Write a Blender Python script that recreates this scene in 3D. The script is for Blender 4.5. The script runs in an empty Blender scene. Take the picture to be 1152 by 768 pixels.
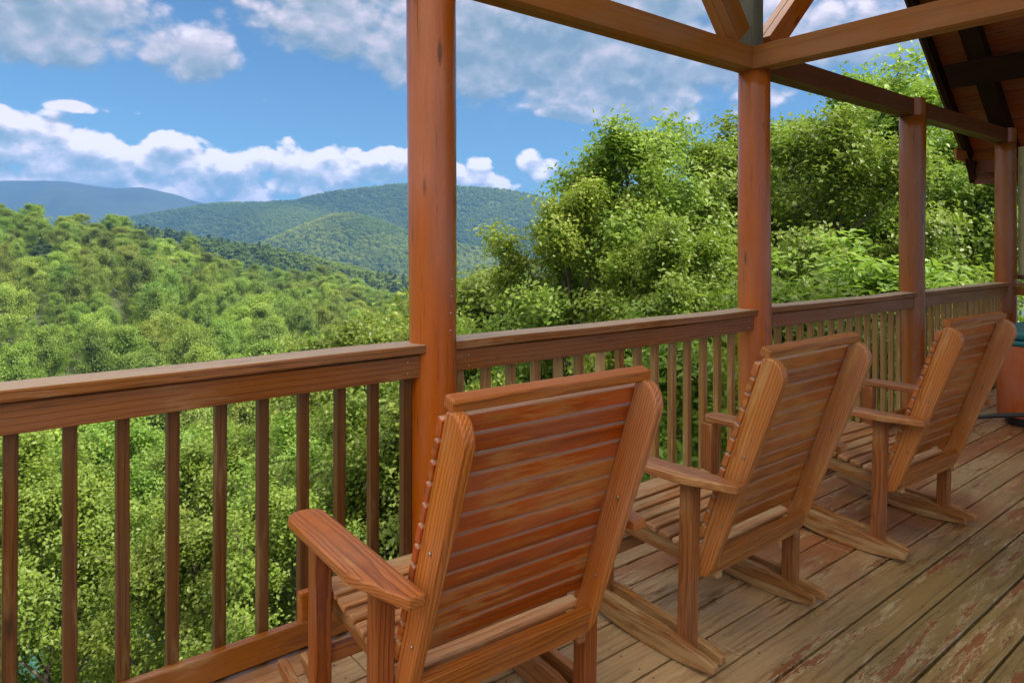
import bpy, bmesh, math, random
import numpy as np
from mathutils import Vector, Matrix
R = math.radians
random.seed(11)
scene = bpy.context.scene
COL = scene.collection

# ------------------------------------------------------------------ camera
H = 1.47                                   # eye height above the deck boards
VX, VY = 0.6307, 0.7760                    # viewing direction in plan
FPX = 782.0
cam_d = bpy.data.cameras.new('camera'); cam = bpy.data.objects.new('camera', cam_d); COL.objects.link(cam)
cam.location = (0, 0, H)
cam.rotation_euler = (R(90), 0, -math.atan2(VX, VY))
cam_d.sensor_width = 36; cam_d.lens = FPX / 1152 * 36
cam_d.shift_y = -108.6 / 1152
cam_d.clip_start = 0.05; cam_d.clip_end = 60000
scene.camera = cam

def plan(d, u):
    """plan position at depth d (m) along the view in the bearing that shows at column u"""
    k = (u - 576) / FPX
    return d * (VX + k * VY), d * (VY - k * VX)

# ------------------------------------------------------------------ objects
def tag(o, label=None, cat=None, group=None, kind=None):
    if label: o['label'] = label
    if cat: o['category'] = cat
    if group: o['group'] = group
    if kind: o['kind'] = kind
    return o

def empty(name, loc, rz=0, **kw):
    o = bpy.data.objects.new(name, None); COL.objects.link(o)
    o.location = loc; o.rotation_euler = (0, 0, rz); o.empty_display_size = .1
    return tag(o, **kw)

class MB:
    """mesh builder; every vertex also carries 'gc', its place in the board's own grain frame"""
    def __init__(s): s.v = []; s.f = []; s.g = []; s.sm = []
    def prism(s, poly, M, t, smooth=False, off=None, grain=0.0):
        """poly: (a,b) outline; extruded +-t/2 along c; M maps (a,b,c) to the object"""
        if off is None: off = (random.uniform(-20, 20), random.uniform(-.05, .05), random.uniform(-.03, .09))
        n = len(poly); b0 = len(s.v); cg, sg = math.cos(grain), math.sin(grain)
        for c in (-t / 2, t / 2):
            for a, b in poly:
                s.v.append(tuple(M @ Vector((a, b, c))))
                s.g.append((a * cg + b * sg + off[0], -a * sg + b * cg + off[1], c + off[2]))
        s.f.append(list(range(b0 + n - 1, b0 - 1, -1))); s.f.append(list(range(b0 + n, b0 + 2 * n)))
        s.sm += [False, False]
        for i in range(n):
            j = (i + 1) % n
            s.f.append([b0 + i, b0 + j, b0 + n + j, b0 + n + i]); s.sm.append(smooth)
    def board(s, p0, p1, w, t, up=(0, 0, 1), off=None):
        """board from p0 to p1; w across in the 'up' direction, t the third way"""
        p0 = Vector(p0); p1 = Vector(p1); a = (p1 - p0); L = a.length; a.normalize()
        up = Vector(up); c = a.cross(up).normalized(); b = c.cross(a).normalized()
        m = (p0 + p1) / 2
        M = Matrix(((a.x, b.x, c.x, m.x), (a.y, b.y, c.y, m.y), (a.z, b.z, c.z, m.z), (0, 0, 0, 1)))
        s.prism([(-L/2, -w/2), (L/2, -w/2), (L/2, w/2), (-L/2, w/2)], M, t, off=off)
    def tube(s, pts, rad, n=8, off=None, cap=True, smooth=True):
        if off is None: off = (random.uniform(-20, 20), 0, 0)
        pts = [Vector(p) for p in pts]; b0 = len(s.v); dist = 0
        ref = Vector((.31, .95, .05))
        for i, p in enumerate(pts):
            t = (pts[min(i+1, len(pts)-1)] - pts[max(i-1, 0)]).normalized()
            x = t.cross(ref)
            if x.length < .05: x = t.cross(Vector((1, 0, 0)))
            x.normalize(); y = t.cross(x)
            if i: dist += (p - pts[i-1]).length
            for k in range(n):
                a = 2 * math.pi * k / n
                s.v.append(tuple(p + (x * math.cos(a) + y * math.sin(a)) * rad[i]))
                s.g.append((dist + off[0], math.cos(a) * rad[i] + off[1], math.sin(a) * rad[i] + off[2]))
        for i in range(len(pts) - 1):
            for k in range(n):
                a = b0 + i*n + k; b = b0 + i*n + (k+1) % n
                s.f.append([a, b, b + n, a + n]); s.sm.append(smooth)
        if cap:
            s.f.append([b0 + k for k in range(n-1, -1, -1)]); s.f.append([b0 + (len(pts)-1)*n + k for k in range(n)])
            s.sm += [False, False]
    def build(s, name, mat, parent=None, bevel=0.0, seg=2, loc=None):
        me = bpy.data.meshes.new(name); me.from_pydata(s.v, [], s.f); me.update()
        at = me.attributes.new('gc', 'FLOAT_VECTOR', 'POINT')
        at.data.foreach_set('vector', [c for g in s.g for c in g])
        me.polygons.foreach_set('use_smooth', s.sm)
        bm = bmesh.new(); bm.from_mesh(me); bmesh.ops.recalc_face_normals(bm, faces=bm.faces); bm.to_mesh(me); bm.free()
        me.materials.append(mat)
        o = bpy.data.objects.new(name, me); COL.objects.link(o)
        if parent is not None: o.parent = parent
        if loc: o.location = loc
        if bevel:
            m = o.modifiers.new('bevel', 'BEVEL'); m.width = bevel; m.segments = seg; m.limit_method = 'ANGLE'; m.angle_limit = R(35)
            m.harden_normals = False
        return o

def copy_tree(o, parent=None):
    c = o.copy(); COL.objects.link(c); c.parent = parent
    for ch in list(o.children): copy_tree(ch, c)
    return c

# ------------------------------------------------------------------ materials
class NT:
    def __init__(s, tree): s.t = tree; s.n = tree.nodes; s.l = tree.links
    def new(s, typ, **kw):
        n = s.n.new(typ)
        for k, v in kw.items(): setattr(n, k, v)
        return n
    def link(s, a, b): s.l.new(a, b)
    def val(s, sock, v):
        if hasattr(v, 'is_linked') or isinstance(v, bpy.types.NodeSocket): s.l.new(v, sock)
        else: sock.default_value = v
    def math(s, op, a, b=None, c=None, clamp=False):
        n = s.n.new('ShaderNodeMath'); n.operation = op; n.use_clamp = clamp
        s.val(n.inputs[0], a)
        if b is not None: s.val(n.inputs[1], b)
        if c is not None: s.val(n.inputs[2], c)
        return n.outputs[0]
    def vmul(s, v, k):
        n = s.n.new('ShaderNodeVectorMath'); n.operation = 'MULTIPLY'; s.val(n.inputs[0], v); s.val(n.inputs[1], k); return n.outputs[0]
    def vadd(s, v, k):
        n = s.n.new('ShaderNodeVectorMath'); n.operation = 'ADD'; s.val(n.inputs[0], v); s.val(n.inputs[1], k); return n.outputs[0]
    def noise(s, v, scale=1, detail=3, rough=.5, dist=0, col=False):
        n = s.n.new('ShaderNodeTexNoise'); s.val(n.inputs['Vector'], v)
        n.inputs['Scale'].default_value = scale; n.inputs['Detail'].default_value = detail
        n.inputs['Roughness'].default_value = rough; n.inputs['Distortion'].default_value = dist
        return n.outputs['Color' if col else 'Fac']
    def ramp(s, fac, stops, interp='LINEAR'):
        n = s.n.new('ShaderNodeValToRGB'); s.val(n.inputs[0], fac); e = n.color_ramp.elements; n.color_ramp.interpolation = interp
        while len(e) < len(stops): e.new(.5)
        for el, (p, c) in zip(e, stops):
            el.position = p; el.color = (c[0], c[1], c[2], 1) if hasattr(c, '__len__') else (c, c, c, 1)
        return n.outputs[0]
    def mix(s, fac, a, b, mode='MIX'):
        n = s.n.new('ShaderNodeMix'); n.data_type = 'RGBA'; n.blend_type = mode; n.clamp_factor = True
        s.val(n.inputs[0], fac)
        for i, x in ((6, a), (7, b)):
            if isinstance(x, bpy.types.NodeSocket): s.l.new(x, n.inputs[i])
            else: n.inputs[i].default_value = (x[0], x[1], x[2], 1)
        return n.outputs[2]
    def step(s, x, lo, hi, a=0., b=1.):
        n = s.n.new('ShaderNodeMapRange'); n.interpolation_type = 'SMOOTHSTEP'
        s.val(n.inputs[0], x); n.inputs[1].default_value = lo; n.inputs[2].default_value = hi
        n.inputs[3].default_value = a; n.inputs[4].default_value = b
        return n.outputs[0]

def new_mat(name):
    m = bpy.data.materials.new(name); m.use_nodes = True
    nt = NT(m.node_tree); b = nt.n['Principled BSDF']
    return m, nt, b

def wood(name, light, dark, rough=.5, ring=70., ringamt=.5, weather=0., wcol=(.30, .25, .19), coat=0., knots=.6, bump=.25, mottled=0., mcol=(.30,.22,.08), spec=.4, topwear_skylight=None, cracks=0.):
    m, nt, b = new_mat(name)
    gc = nt.new('ShaderNodeAttribute', attribute_name='gc').outputs['Vector']
    isl = nt.new('ShaderNodeNewGeometry').outputs['Random Per Island']
    # growth rings cut lengthwise
    warp = nt.noise(nt.vmul(gc, (1.6, 9, 9)), 1, 2, .5, 0, True)
    gw = nt.vadd(gc, nt.vmul(nt.vadd(warp, (-.5, -.5, -.5)), (0, .028, .028)))
    w = nt.new('ShaderNodeTexWave', wave_type='RINGS', rings_direction='X', wave_profile='SAW')
    nt.val(w.inputs['Vector'], gw); w.inputs['Scale'].default_value = ring / 6.283 * 2; w.inputs['Distortion'].default_value = 1.2
    w.inputs['Detail'].default_value = 2; w.inputs['Detail Scale'].default_value = .6
    rings = nt.ramp(w.outputs['Fac'], [(0, 0), (.55, .25), (.9, 1), (1, .1)])
    fine = nt.noise(nt.vmul(gc, (6, 260, 260)), 1, 3, .6)
    broad = nt.noise(nt.vmul(gc, (1.3, 14, 14)), 1, 3, .55)
    fac = nt.math('ADD', nt.math('MULTIPLY', rings, ringamt), nt.math('MULTIPLY', nt.math('SUBTRACT', fine, .5), .75))
    fac = nt.math('ADD', fac, nt.math('MULTIPLY', nt.math('SUBTRACT', broad, .5), .9), clamp=True)
    col = nt.mix(fac, light, dark)
    wr = nt.new('ShaderNodeAttribute', attribute_type='OBJECT', attribute_name='wear').outputs['Fac']
    # knots
    v = nt.new('ShaderNodeTexVoronoi', feature='F1'); nt.val(v.inputs['Vector'], nt.vmul(gc, (1.9, 9, 9))); v.inputs['Scale'].default_value = 1
    kn = nt.math('MULTIPLY', nt.step(v.outputs['Distance'], .05, .13, 1, 0), knots)
    col = nt.mix(kn, col, tuple(c * .3 for c in dark))
    # board to board
    col = nt.mix(nt.math('MULTIPLY', wr, .55), col, nt.mix(fac, (.30, .15, .050), (.12, .055, .018)))
    hs = nt.new('ShaderNodeHueSaturation'); nt.val(hs.inputs['Color'], col)
    nt.val(hs.inputs['Value'], nt.math('ADD', nt.math('MULTIPLY', isl, .40), .78)); 
    nt.val(hs.inputs['Saturation'], nt.math('ADD', nt.math('MULTIPLY', nt.noise(nt.vmul(gc, (2, 5, 5)), 1, 2), .4), .8))
    col = hs.outputs[0]
    if weather > 0:
        wn = nt.noise(nt.vmul(gc, (2.6, 16, 16)), 1, 5, .65)
        wn = nt.math('ADD', wn, nt.math('MULTIPLY', wr, .10))
        wf = nt.math('MULTIPLY', nt.step(wn, .62 - weather * .25, .80 - weather * .25), .85)
        col = nt.mix(wf, col, wcol)
    if topwear_skylight:                                   # cap top bleached by weather; on slat edges, skylight put into the colour
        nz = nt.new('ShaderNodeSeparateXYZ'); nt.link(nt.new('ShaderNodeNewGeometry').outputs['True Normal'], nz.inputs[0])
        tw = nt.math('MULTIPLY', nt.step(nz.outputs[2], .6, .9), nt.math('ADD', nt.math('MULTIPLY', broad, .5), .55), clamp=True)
        col = nt.mix(tw, col, nt.mix(fac, topwear_skylight, tuple(c * .6 for c in topwear_skylight)))
    if mottled > 0:
        ob = nt.new('ShaderNodeTexCoord').outputs['Object']
        mn = nt.math('ADD', nt.math('MULTIPLY', nt.noise(nt.vmul(ob, (2.6, 4, 4)), 1, 3, .55), .55), nt.math('MULTIPLY', nt.noise(nt.vmul(gc, (9, 70, 70)), 1, 5, .7), .45))
        mf = nt.math('MULTIPLY', nt.step(mn, .50, .58), mottled)
        col = nt.mix(mf, col, mcol)
    ck = None
    if cracks > 0:                                 # thin drying checks along the grain
        cn = nt.noise(nt.vmul(gc, (1.1, 46, 46)), 1, 2, .5)
        line = nt.step(nt.math('ABSOLUTE', nt.math('SUBTRACT', cn, .5)), .0, .012, 1, 0)
        ck = nt.math('MULTIPLY', line, nt.step(nt.noise(nt.vmul(gc, (1.7, 20, 20)), 1, 2), .50, .60))
        col = nt.mix(nt.math('MULTIPLY', ck, cracks), col, tuple(c * .22 for c in dark))
    nt.link(col, b.inputs['Base Color'])
    b.inputs['Specular IOR Level'].default_value = spec
    rn = nt.math('ADD', nt.math('MULTIPLY', nt.math('SUBTRACT', fine, .5), .35), nt.math('MULTIPLY', broad, .25))
    nt.val(b.inputs['Roughness'], nt.math('ADD', rn, rough - .12, clamp=True))
    b.inputs['Coat Weight'].default_value = coat; b.inputs['Coat Roughness'].default_value = .28
    bp = nt.new('ShaderNodeBump'); bp.inputs['Strength'].default_value = bump; bp.inputs['Distance'].default_value = .004
    nt.val(bp.inputs['Height'], nt.math('SUBTRACT', nt.math('ADD', fine, nt.math('MULTIPLY', broad, .8)), nt.math('MULTIPLY', rings, .5)))
    nt.link(bp.outputs[0], b.inputs['Normal'])
    return m

M_LOG   = wood('log_stain', (.50, .120, .010), (.20, .034, .004), rough=.30, ring=16, ringamt=.3, coat=.35, knots=.75, bump=.2, cracks=.8)
M_LOGW  = wood('log_stain_weathered', (.34, .095, .012), (.12, .030, .006), rough=.34, ring=16, ringamt=.3, coat=.3, knots=.9, bump=.2, weather=.3, wcol=(.26, .15, .06), cracks=.9)
M_BEAM  = wood('beam_stain', (.34, .125, .030), (.20, .068, .016), rough=.55, ring=30, ringamt=.3, knots=.3, bump=.2, cracks=.4)
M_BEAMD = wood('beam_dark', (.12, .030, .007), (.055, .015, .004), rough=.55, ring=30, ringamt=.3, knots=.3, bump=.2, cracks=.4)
M_GREY  = wood('weathered_timber', (.16, .15, .11), (.07, .07, .055), rough=.7, ring=40, ringamt=.4, knots=.3, cracks=.6)
M_RAIL  = wood('rail_stain', (.31, .105, .018), (.10, .030, .006), rough=.42, ring=50, ringamt=.5, weather=.18, wcol=(.34, .18, .07), bump=.5, coat=.1, cracks=.6)
M_CAP   = wood('rail_cap', (.33, .125, .030), (.12, .040, .010), rough=.5, ring=45, ringamt=.5, weather=.2, wcol=(.38, .24, .12), bump=.6, topwear_skylight=(.44, .34, .24), cracks=.9)
M_BALU  = wood('baluster_stain', (.155, .062, .014), (.05, .018, .005), rough=.5, ring=60, ringamt=.6, weather=.3, wcol=(.28, .17, .06), bump=.5, cracks=.5)
M_BALLIT  = wood('baluster_lit', (.38, .20, .060), (.15, .072, .020), rough=.5, ring=60, ringamt=.6, weather=.4, wcol=(.42, .32, .15), bump=.5, cracks=.5)  # warm light on the farther bays put into a paler baluster colour
M_PALE  = wood('new_pine', (.66, .42, .17), (.45, .24, .08), rough=.55, ring=60, ringamt=.5, knots=.2)
M_CH    = wood('chair_stain', (.47, .150, .028), (.16, .038, .007), rough=.42, ring=125, ringamt=.7, weather=.2, wcol=(.48, .26, .09), bump=.6, coat=.12, knots=.4, cracks=.5)
M_CHL   = wood('chair_leg_stain', (.36, .092, .013), (.11, .024, .005), rough=.40, ring=110, ringamt=.7, weather=.15, wcol=(.40, .20, .07), bump=.6, coat=.12, knots=.35, cracks=.5)
M_CHR   = wood('chair_rocker_stain', (.36, .135, .032), (.13, .042, .010), rough=.48, ring=80, ringamt=.7, weather=.5, wcol=(.42, .27, .12), bump=.6, knots=.45, cracks=.6)
M_CHB   = wood('chair_back_stain', (.40, .075, .009), (.11, .018, .003), rough=.34, ring=30, ringamt=.45, weather=.3, wcol=(.42, .17, .04), bump=.4, coat=.25, knots=.35, mottled=.55, mcol=(.46, .22, .06), topwear_skylight=(.50, .31, .18), cracks=.4)  # pale slat tops: skylight caught on the edges, put into the colour
M_SEAT  = wood('chair_seat_stain', (.48, .22, .080), (.20, .072, .022), rough=.46, ring=60, ringamt=.65, weather=.5, wcol=(.48, .33, .18), bump=.6, cracks=.7)
M_SOFF  = wood('soffit_boards', (.24, .052, .016), (.09, .020, .007), rough=.5, ring=26, ringamt=.4, knots=.6)
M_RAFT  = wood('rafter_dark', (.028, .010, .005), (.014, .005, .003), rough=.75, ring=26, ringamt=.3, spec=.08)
M_PANEL = wood('pale_panel', (.62, .54, .28), (.45, .37, .18), rough=.6, ring=26, ringamt=.3, weather=.3, wcol=(.40,.36,.2))

def plain(name, col, rough=.5, metal=0., bump=0., var=.15, scale=20):
    m, nt, b = new_mat(name)
    ob = nt.new('ShaderNodeTexCoord').outputs['Object']
    n = nt.noise(ob, scale, 4, .6)
    c = nt.mix(n, tuple(x * (1 - var) for x in col), tuple(min(1, x * (1 + var)) for x in col))
    nt.link(c, b.inputs['Base Color']); b.inputs['Roughness'].default_value = rough; b.inputs['Metallic'].default_value = metal
    if bump:
        bp = nt.new('ShaderNodeBump'); bp.inputs['Strength'].default_value = bump; nt.link(n, bp.inputs['Height']); nt.link(bp.outputs[0], b.inputs['Normal'])
    return m
M_STEEL = plain('galvanised_steel', (.6, .58, .54), .35, 1.)
M_BLACK = plain('black_plastic', (.015, .018, .018), .35)
M_TEAL  = plain('teal_vinyl', (.02, .17, .20), .45, var=.3, scale=8)
M_TUB   = wood('spa_panel', (.50, .13, .045), (.34, .075, .022), rough=.4, ring=14, ringamt=.3, knots=.2, coat=.15)

# deck boards: worn stain over bare wood
def deck_mat():
    m, nt, b = new_mat('deck_boards')
    gc = nt.new('ShaderNodeAttribute', attribute_name='gc').outputs['Vector']
    geo = nt.new('ShaderNodeNewGeometry'); isl = geo.outputs['Random Per Island']; pos = geo.outputs['Position']
    fine = nt.noise(nt.vmul(gc, (5, 190, 190)), 1, 4, .65)
    broad = nt.noise(nt.vmul(gc, (1.1, 12, 12)), 1, 4, .6)
    warp = nt.noise(nt.vmul(gc, (2, 10, 10)), 1, 2, .5, 0, True)
    gw = nt.vadd(gc, nt.vmul(nt.vadd(warp, (-.5, -.5, -.5)), (0, .03, .03)))
    w = nt.new('ShaderNodeTexWave', wave_type='RINGS', rings_direction='X', wave_profile='SAW')
    nt.val(w.inputs['Vector'], gw); w.inputs['Scale'].default_value = 16; w.inputs['Distortion'].default_value = 1.5
    rings = nt.ramp(w.outputs['Fac'], [(0, 0), (.6, .2), (.92, 1), (1, .1)])
    f = nt.math('ADD', nt.math('MULTIPLY', rings, .35), nt.math('MULTIPLY', fine, .5))
    bare = nt.mix(f, (.54, .39, .21), (.23, .125, .055))          # bleached bare wood; sky reflection also put into its pale tone
    red = nt.mix(f, (.34, .145, .055), (.15, .055, .022))          # where the red stain holds
    algae = nt.mix(f, (.29, .22, .085), (.10, .072, .026))       # greenish old stain
    tone = nt.noise(nt.vmul(pos, (.55, .9, 1)), 1, 3, .55)
    c = nt.mix(nt.step(nt.math('ADD', tone, nt.math('MULTIPLY', isl, .18)), .50, .66), bare, red)
    sp = nt.new('ShaderNodeSeparateXYZ'); nt.link(pos, sp.inputs[0])
    yy = nt.math('ADD', sp.outputs[1], nt.math('MULTIPLY', nt.math('SUBTRACT', nt.noise(nt.vmul(pos, (.8, 3, 1)), 1, 3), .5), 1.4))
    c = nt.mix(nt.math('MULTIPLY', nt.step(yy, 1.0, 1.55, 1, 0), .85), c, algae)
    chip = nt.noise(nt.vmul(gc, (3.2, 34, 34)), 1, 7, .75)
    bigp = nt.step(nt.noise(nt.vmul(pos, (1.3, 2.2, 1)), 1, 3, .6), .44, .60)
    chipf = nt.math('MULTIPLY', nt.step(chip, .52, .60), nt.math('ADD', nt.math('MULTIPLY', bigp, .8), .12))
    c = nt.mix(chipf, c, nt.mix(f, (.24, .115, .045), (.12, .05, .02)))
    pale = nt.noise(nt.vmul(nt.vadd(gc, (7, 3, 1)), (3, 26, 26)), 1, 7, .74)
    c = nt.mix(nt.math('MULTIPLY', nt.step(pale, .58, .66), .6), c, (.42, .36, .22))
    # peeled flakes with sharp edges, larger where feet pass
    pk = nt.noise(nt.vadd(nt.vmul(pos, (1.35, 10, 1)), nt.vmul(nt.noise(nt.vmul(pos, (12, 60, 1)), 1, 3, .7, 0, True), (.55, .55, 0))), 1, 5, .66)
    zone = nt.step(sp.outputs[1], .7, 1.5, .085, 0)
    flake = nt.step(nt.math('ADD', pk, zone), .605, .625)
    edge = nt.math('MULTIPLY', nt.math('MULTIPLY', nt.step(nt.math('ADD', pk, zone), .590, .603), nt.math('SUBTRACT', 1, flake)), .8)
    c = nt.mix(flake, c, nt.mix(f, (.30, .135, .055), (.13, .05, .022)))
    c = nt.mix(edge, c, (.50, .44, .28))
    hs = nt.new('ShaderNodeHueSaturation'); nt.val(hs.inputs['Color'], c); nt.val(hs.inputs['Value'], nt.math('ADD', nt.math('MULTIPLY', isl, .45), .78))
    nt.link(hs.outputs[0], b.inputs['Base Color'])
    wet = nt.step(nt.noise(nt.vmul(pos, (1.1, 1.8, 1)), 1, 4, .6), .42, .62)
    nt.val(b.inputs['Roughness'], nt.math('ADD', nt.math('MULTIPLY', wet, .22), nt.math('ADD', nt.math('MULTIPLY', fine, .26), .13)))
    b.inputs['Specular IOR Level'].default_value = .55
    bp = nt.new('ShaderNodeBump'); bp.inputs['Strength'].default_value = .45; bp.inputs['Distance'].default_value = .004
    nt.val(bp.inputs['Height'], nt.math('ADD', nt.math('SUBTRACT', fine, nt.math('MULTIPLY', rings, .4)), nt.math('ADD', broad, nt.step(chip, .585, .615, .5, 0))))
    nt.link(bp.outputs[0], b.inputs['Normal'])
    return m
M_DECK = deck_mat()

def leaf_mat(name, c1, c2, trans=.35, rough=.42, spec=.5, var=1.0, patch=0.):
    m, nt, b = new_mat(name)
    geo = nt.new('ShaderNodeNewGeometry'); oi = nt.new('ShaderNodeObjectInfo')
    ob = nt.new('ShaderNodeTexCoord').outputs['Object']
    clump = nt.noise(nt.vmul(ob, (.55, .55, .55)), 1, 2)
    f = nt.math('ADD', nt.math('MULTIPLY', geo.outputs['Random Per Island'], .55), nt.math('MULTIPLY', nt.math('SUBTRACT', clump, .28), .9), clamp=True)
    if patch:  # broad tone patches: uneven species, plus sun and cloud shadow put into colour
        wp = nt.noise(nt.vmul(geo.outputs['Position'], (patch, patch, patch)), 1, 4, .6)
        f = nt.math('ADD', nt.math('MULTIPLY', f, .45), nt.step(wp, .38, .62, 0, .6), clamp=True)
    c = nt.mix(f, c1, c2)
    hs = nt.new('ShaderNodeHueSaturation'); nt.val(hs.inputs['Color'], c)
    nt.val(hs.inputs['Hue'], nt.math('ADD', nt.math('MULTIPLY', oi.outputs['Random'], .034 * var), .503 - .017 * var))
    tone = nt.new('ShaderNodeAttribute', attribute_type='OBJECT', attribute_name='tone').outputs['Fac']
    nt.val(hs.inputs['Value'], nt.math('ADD', nt.math('ADD', nt.math('MULTIPLY', oi.outputs['Random'], .60 * var), 1 - .30 * var), nt.math('MULTIPLY', tone, .45)))
    c = hs.outputs[0]
    nt.link(c, b.inputs['Base Color']); b.inputs['Roughness'].default_value = rough; b.inputs['Specular IOR Level'].default_value = spec
    tr = nt.new('ShaderNodeBsdfTranslucent'); nt.link(nt.mix(.5, c, (.22, .36, .03), 'MIX'), tr.inputs['Color'])
    mx = nt.new('ShaderNodeMixShader'); mx.inputs[0].default_value = trans
    nt.link(b.outputs[0], mx.inputs[1]); nt.link(tr.outputs[0], mx.inputs[2]); nt.link(mx.outputs[0], nt.n['Material Output'].inputs['Surface'])
    return m
M_LEAF  = leaf_mat('leaves', (.12, .21, .024), (.32, .40, .060), trans=.45)
M_LEAFB = leaf_mat('leaves_dark', (.11, .20, .024), (.29, .39, .055), trans=.45)
M_LEAFF = leaf_mat('leaves_forest', (.085, .17, .022), (.38, .46, .065), trans=.42, patch=.035)
M_LEAFY = leaf_mat('leaves_foothill', (.14, .23, .03), (.42, .48, .06), trans=.35, var=.2, patch=.006)  # the foothill's sunlit look is put into this brighter leaf colour
M_LEAFD = leaf_mat('leaves_distant', (.08, .15, .025), (.24, .32, .04), trans=.3, var=.2, patch=.0035)
M_PINE  = leaf_mat('needles', (.035, .075, .028), (.07, .12, .04), trans=.15)
M_BARK  = plain('bark', (.13, .10, .075), .85, bump=.5, var=.4, scale=9)

# ------------------------------------------------------------------ deck frame
D = 2.47; S = 2.435
PX = [-0.86 + S * i for i in range(5)]      # five posts; the first stands outside the frame
ZB = H + 1.10                               # underside of the beams
ZT = ZB + .14

mb = MB()
y = 2.60; bi = 0
while y > -4.2:
    joints = [-3.0]
    x = -3.0 + random.uniform(1.2, 4.2)
    while x < 11: joints.append(x); x += random.choice((3.66, 4.27, 4.88, 2.44))
    joints.append(11.2)
    for a, b in zip(joints[:-1], joints[1:]):
        mb.board((a + .002, y - .07 + random.uniform(-.002, .002), -.014 + random.uniform(-.002, .001)), (b - .002, y - .07 + random.uniform(-.002, .002), -.014 + random.uniform(-.002, .001)), .139, .028, up=(0, 1, 0))
    y -= .149; bi += 1
deck = mb.build('deck', M_DECK, bevel=.003, seg=1); tag(deck, kind='structure')
sc_ = MB(); rs2 = random.Random(6)
yb = 2.60
while yb > -3.2:
    for x in np.arange(-2.6, 11.0, .406):
        for q in (-.045, .045):
            cx_ = x + rs2.uniform(-.006, .006); cy_ = yb - .07 + q + rs2.uniform(-.004, .004); b0 = len(sc_.v)
            for k in range(7):
                a = k * 2 * math.pi / 7; sc_.v.append((cx_ + .0042 * math.cos(a), cy_ + .0042 * math.sin(a), .0012)); sc_.g.append((0, 0, 0))
            sc_.f.append(list(range(b0, b0 + 7))); sc_.sm.append(False)
    yb -= .149
so = sc_.build('deck_screws', plain('screw_dark', (.06, .05, .045), .45, .6), deck); tag(so, kind='structure')
mb = MB()
for x in np.arange(-3, 11.2, .406): mb.board((x, 2.58, -.155), (x, -4.2, -.155), .235, .038)
mb.board((-3, 2.605, -.15), (11.2, 2.605, -.15), .24, .038)
jo = mb.build('deck_joists', M_BALU); tag(jo, kind='structure')

def log_post(i, label, mat, notch):
    x = PX[i]; mb = MB()
    rr = random.Random(40 + i); n = 40
    base = -4.5 if i else 0
    zs = np.concatenate([[-4.5], np.linspace(-.3, ZB if not notch else ZB, 26)])
    r0 = .1
    pts = []; rad = []
    for z in zs:
        pts.append((x + .004 * math.sin(z * 1.3 + i), D + .004 * math.cos(z * 1.1 + 2 * i), z))
        rad.append(r0 + .0025 * math.sin(z * 2.1 + i * 3) + (.0035 if z < .9 else .0) + .0015 * rr.random())
    mb.tube([(px - x, py - D, z) for px, py, z in pts], rad, n=n)
    if notch:       # the inner half of the log stands on past the beam's face
        yc = -.045; r = .1
        a0 = math.asin(-yc / r)
        poly = [(r * math.cos(a), r * math.sin(a)) for a in np.linspace(math.pi + a0, 2 * math.pi - a0, 16)]
        M = Matrix.Translation((0, 0, (ZB + ZT + .01) / 2))
        off = (random.uniform(-9, 9), 0, 0)
        b0 = len(mb.v)
        mb.prism(poly, M, .15, smooth=False, off=off)
        for k in range(b0, len(mb.v)):
            v = mb.v[k]; mb.g[k] = (v[2] + 4, v[0], v[1])
    o = mb.build('log_post', mat, loc=(x, D, 0))
    tag(o, label, 'post', 'log posts along the railing')
    # knots and checks ride in the material; nail heads are a part
    for k in range(4):
        nb = MB(); z = 1.12 + .07 * k; a = -math.pi / 2 + .25 + .03 * k
        p = Vector((math.cos(a) * .1045, math.sin(a) * .1045, z)); q = p * 1.0; 
        nrm = Vector((math.cos(a), math.sin(a), 0))
        nb.tube([p - nrm * .004, p + nrm * .0015], [.0035, .003], 8); nb.build('nail_head', M_STEEL, o)
    return o
log_post(1, 'thick orange stained log post nearest the camera, behind the first rocking chair', M_LOG, False)
log_post(2, 'log post at the corner where two roof beams meet, behind the second rocking chair', M_LOG, False)
log_post(3, 'notched log post behind the third rocking chair, beam resting in its notch', M_LOGW, True)
log_post(4, 'thin looking far log post at the end of the railing beside the pale panel', M_LOGW, True)

def beam(name, p0, p1, label, mat, h=.14, t=.13, up=(0, 0, 1), group='roof beams on the posts'):
    mb = MB(); p0 = Vector(p0); p1 = Vector(p1); c = (p0 + p1) / 2
    a = (p1 - p0).normalized(); side = a.cross(Vector(up)).normalized()
    for s_ in (-1, 1):                              # two planks nailed face to face
        o = side * (s_ * t / 4)
        mb.board(p0 - c + o, p1 - c + o, h, t / 2 - .001, up=up)
    o = mb.build(name, mat, loc=tuple(c), bevel=.004)
    tag(o, label, 'beam', group); return o
YB = 2.485
beam('roof_beam', (PX[0] - .2, YB, ZB + .071), (PX[2] - .105, YB, ZB + .071), 'long tan roof beam running overhead from the near post to the corner post', M_BEAM)
beam('roof_beam', (PX[2] - .04, 2.55, ZB + .0705), (PX[2] - .04, -4.0, ZB + .0705), 'tan cross beam running from the corner post up to the right edge over the deck', M_BEAM)
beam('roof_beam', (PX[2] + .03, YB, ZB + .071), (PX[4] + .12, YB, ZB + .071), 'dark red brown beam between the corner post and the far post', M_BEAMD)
ZP = H + 5.4
beam('king_post', (PX[2] - .03, YB, ZT + .002), (PX[2] - .03, YB, ZP), 'grey green weathered upright timber standing on top of the corner post', M_GREY, h=.12, t=.11, up=(0, 1, 0), group='gable truss timbers')
beam('truss_brace', (PX[2] - .20, YB - .005, ZT + .05), (PX[2] - 1.75, YB - .005, ZT + 1.9), 'diagonal brace leaning left from the foot of the upright timber', M_BEAM, h=.17, t=.125, up=(1, 0, 1), group='gable truss timbers')
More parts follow.
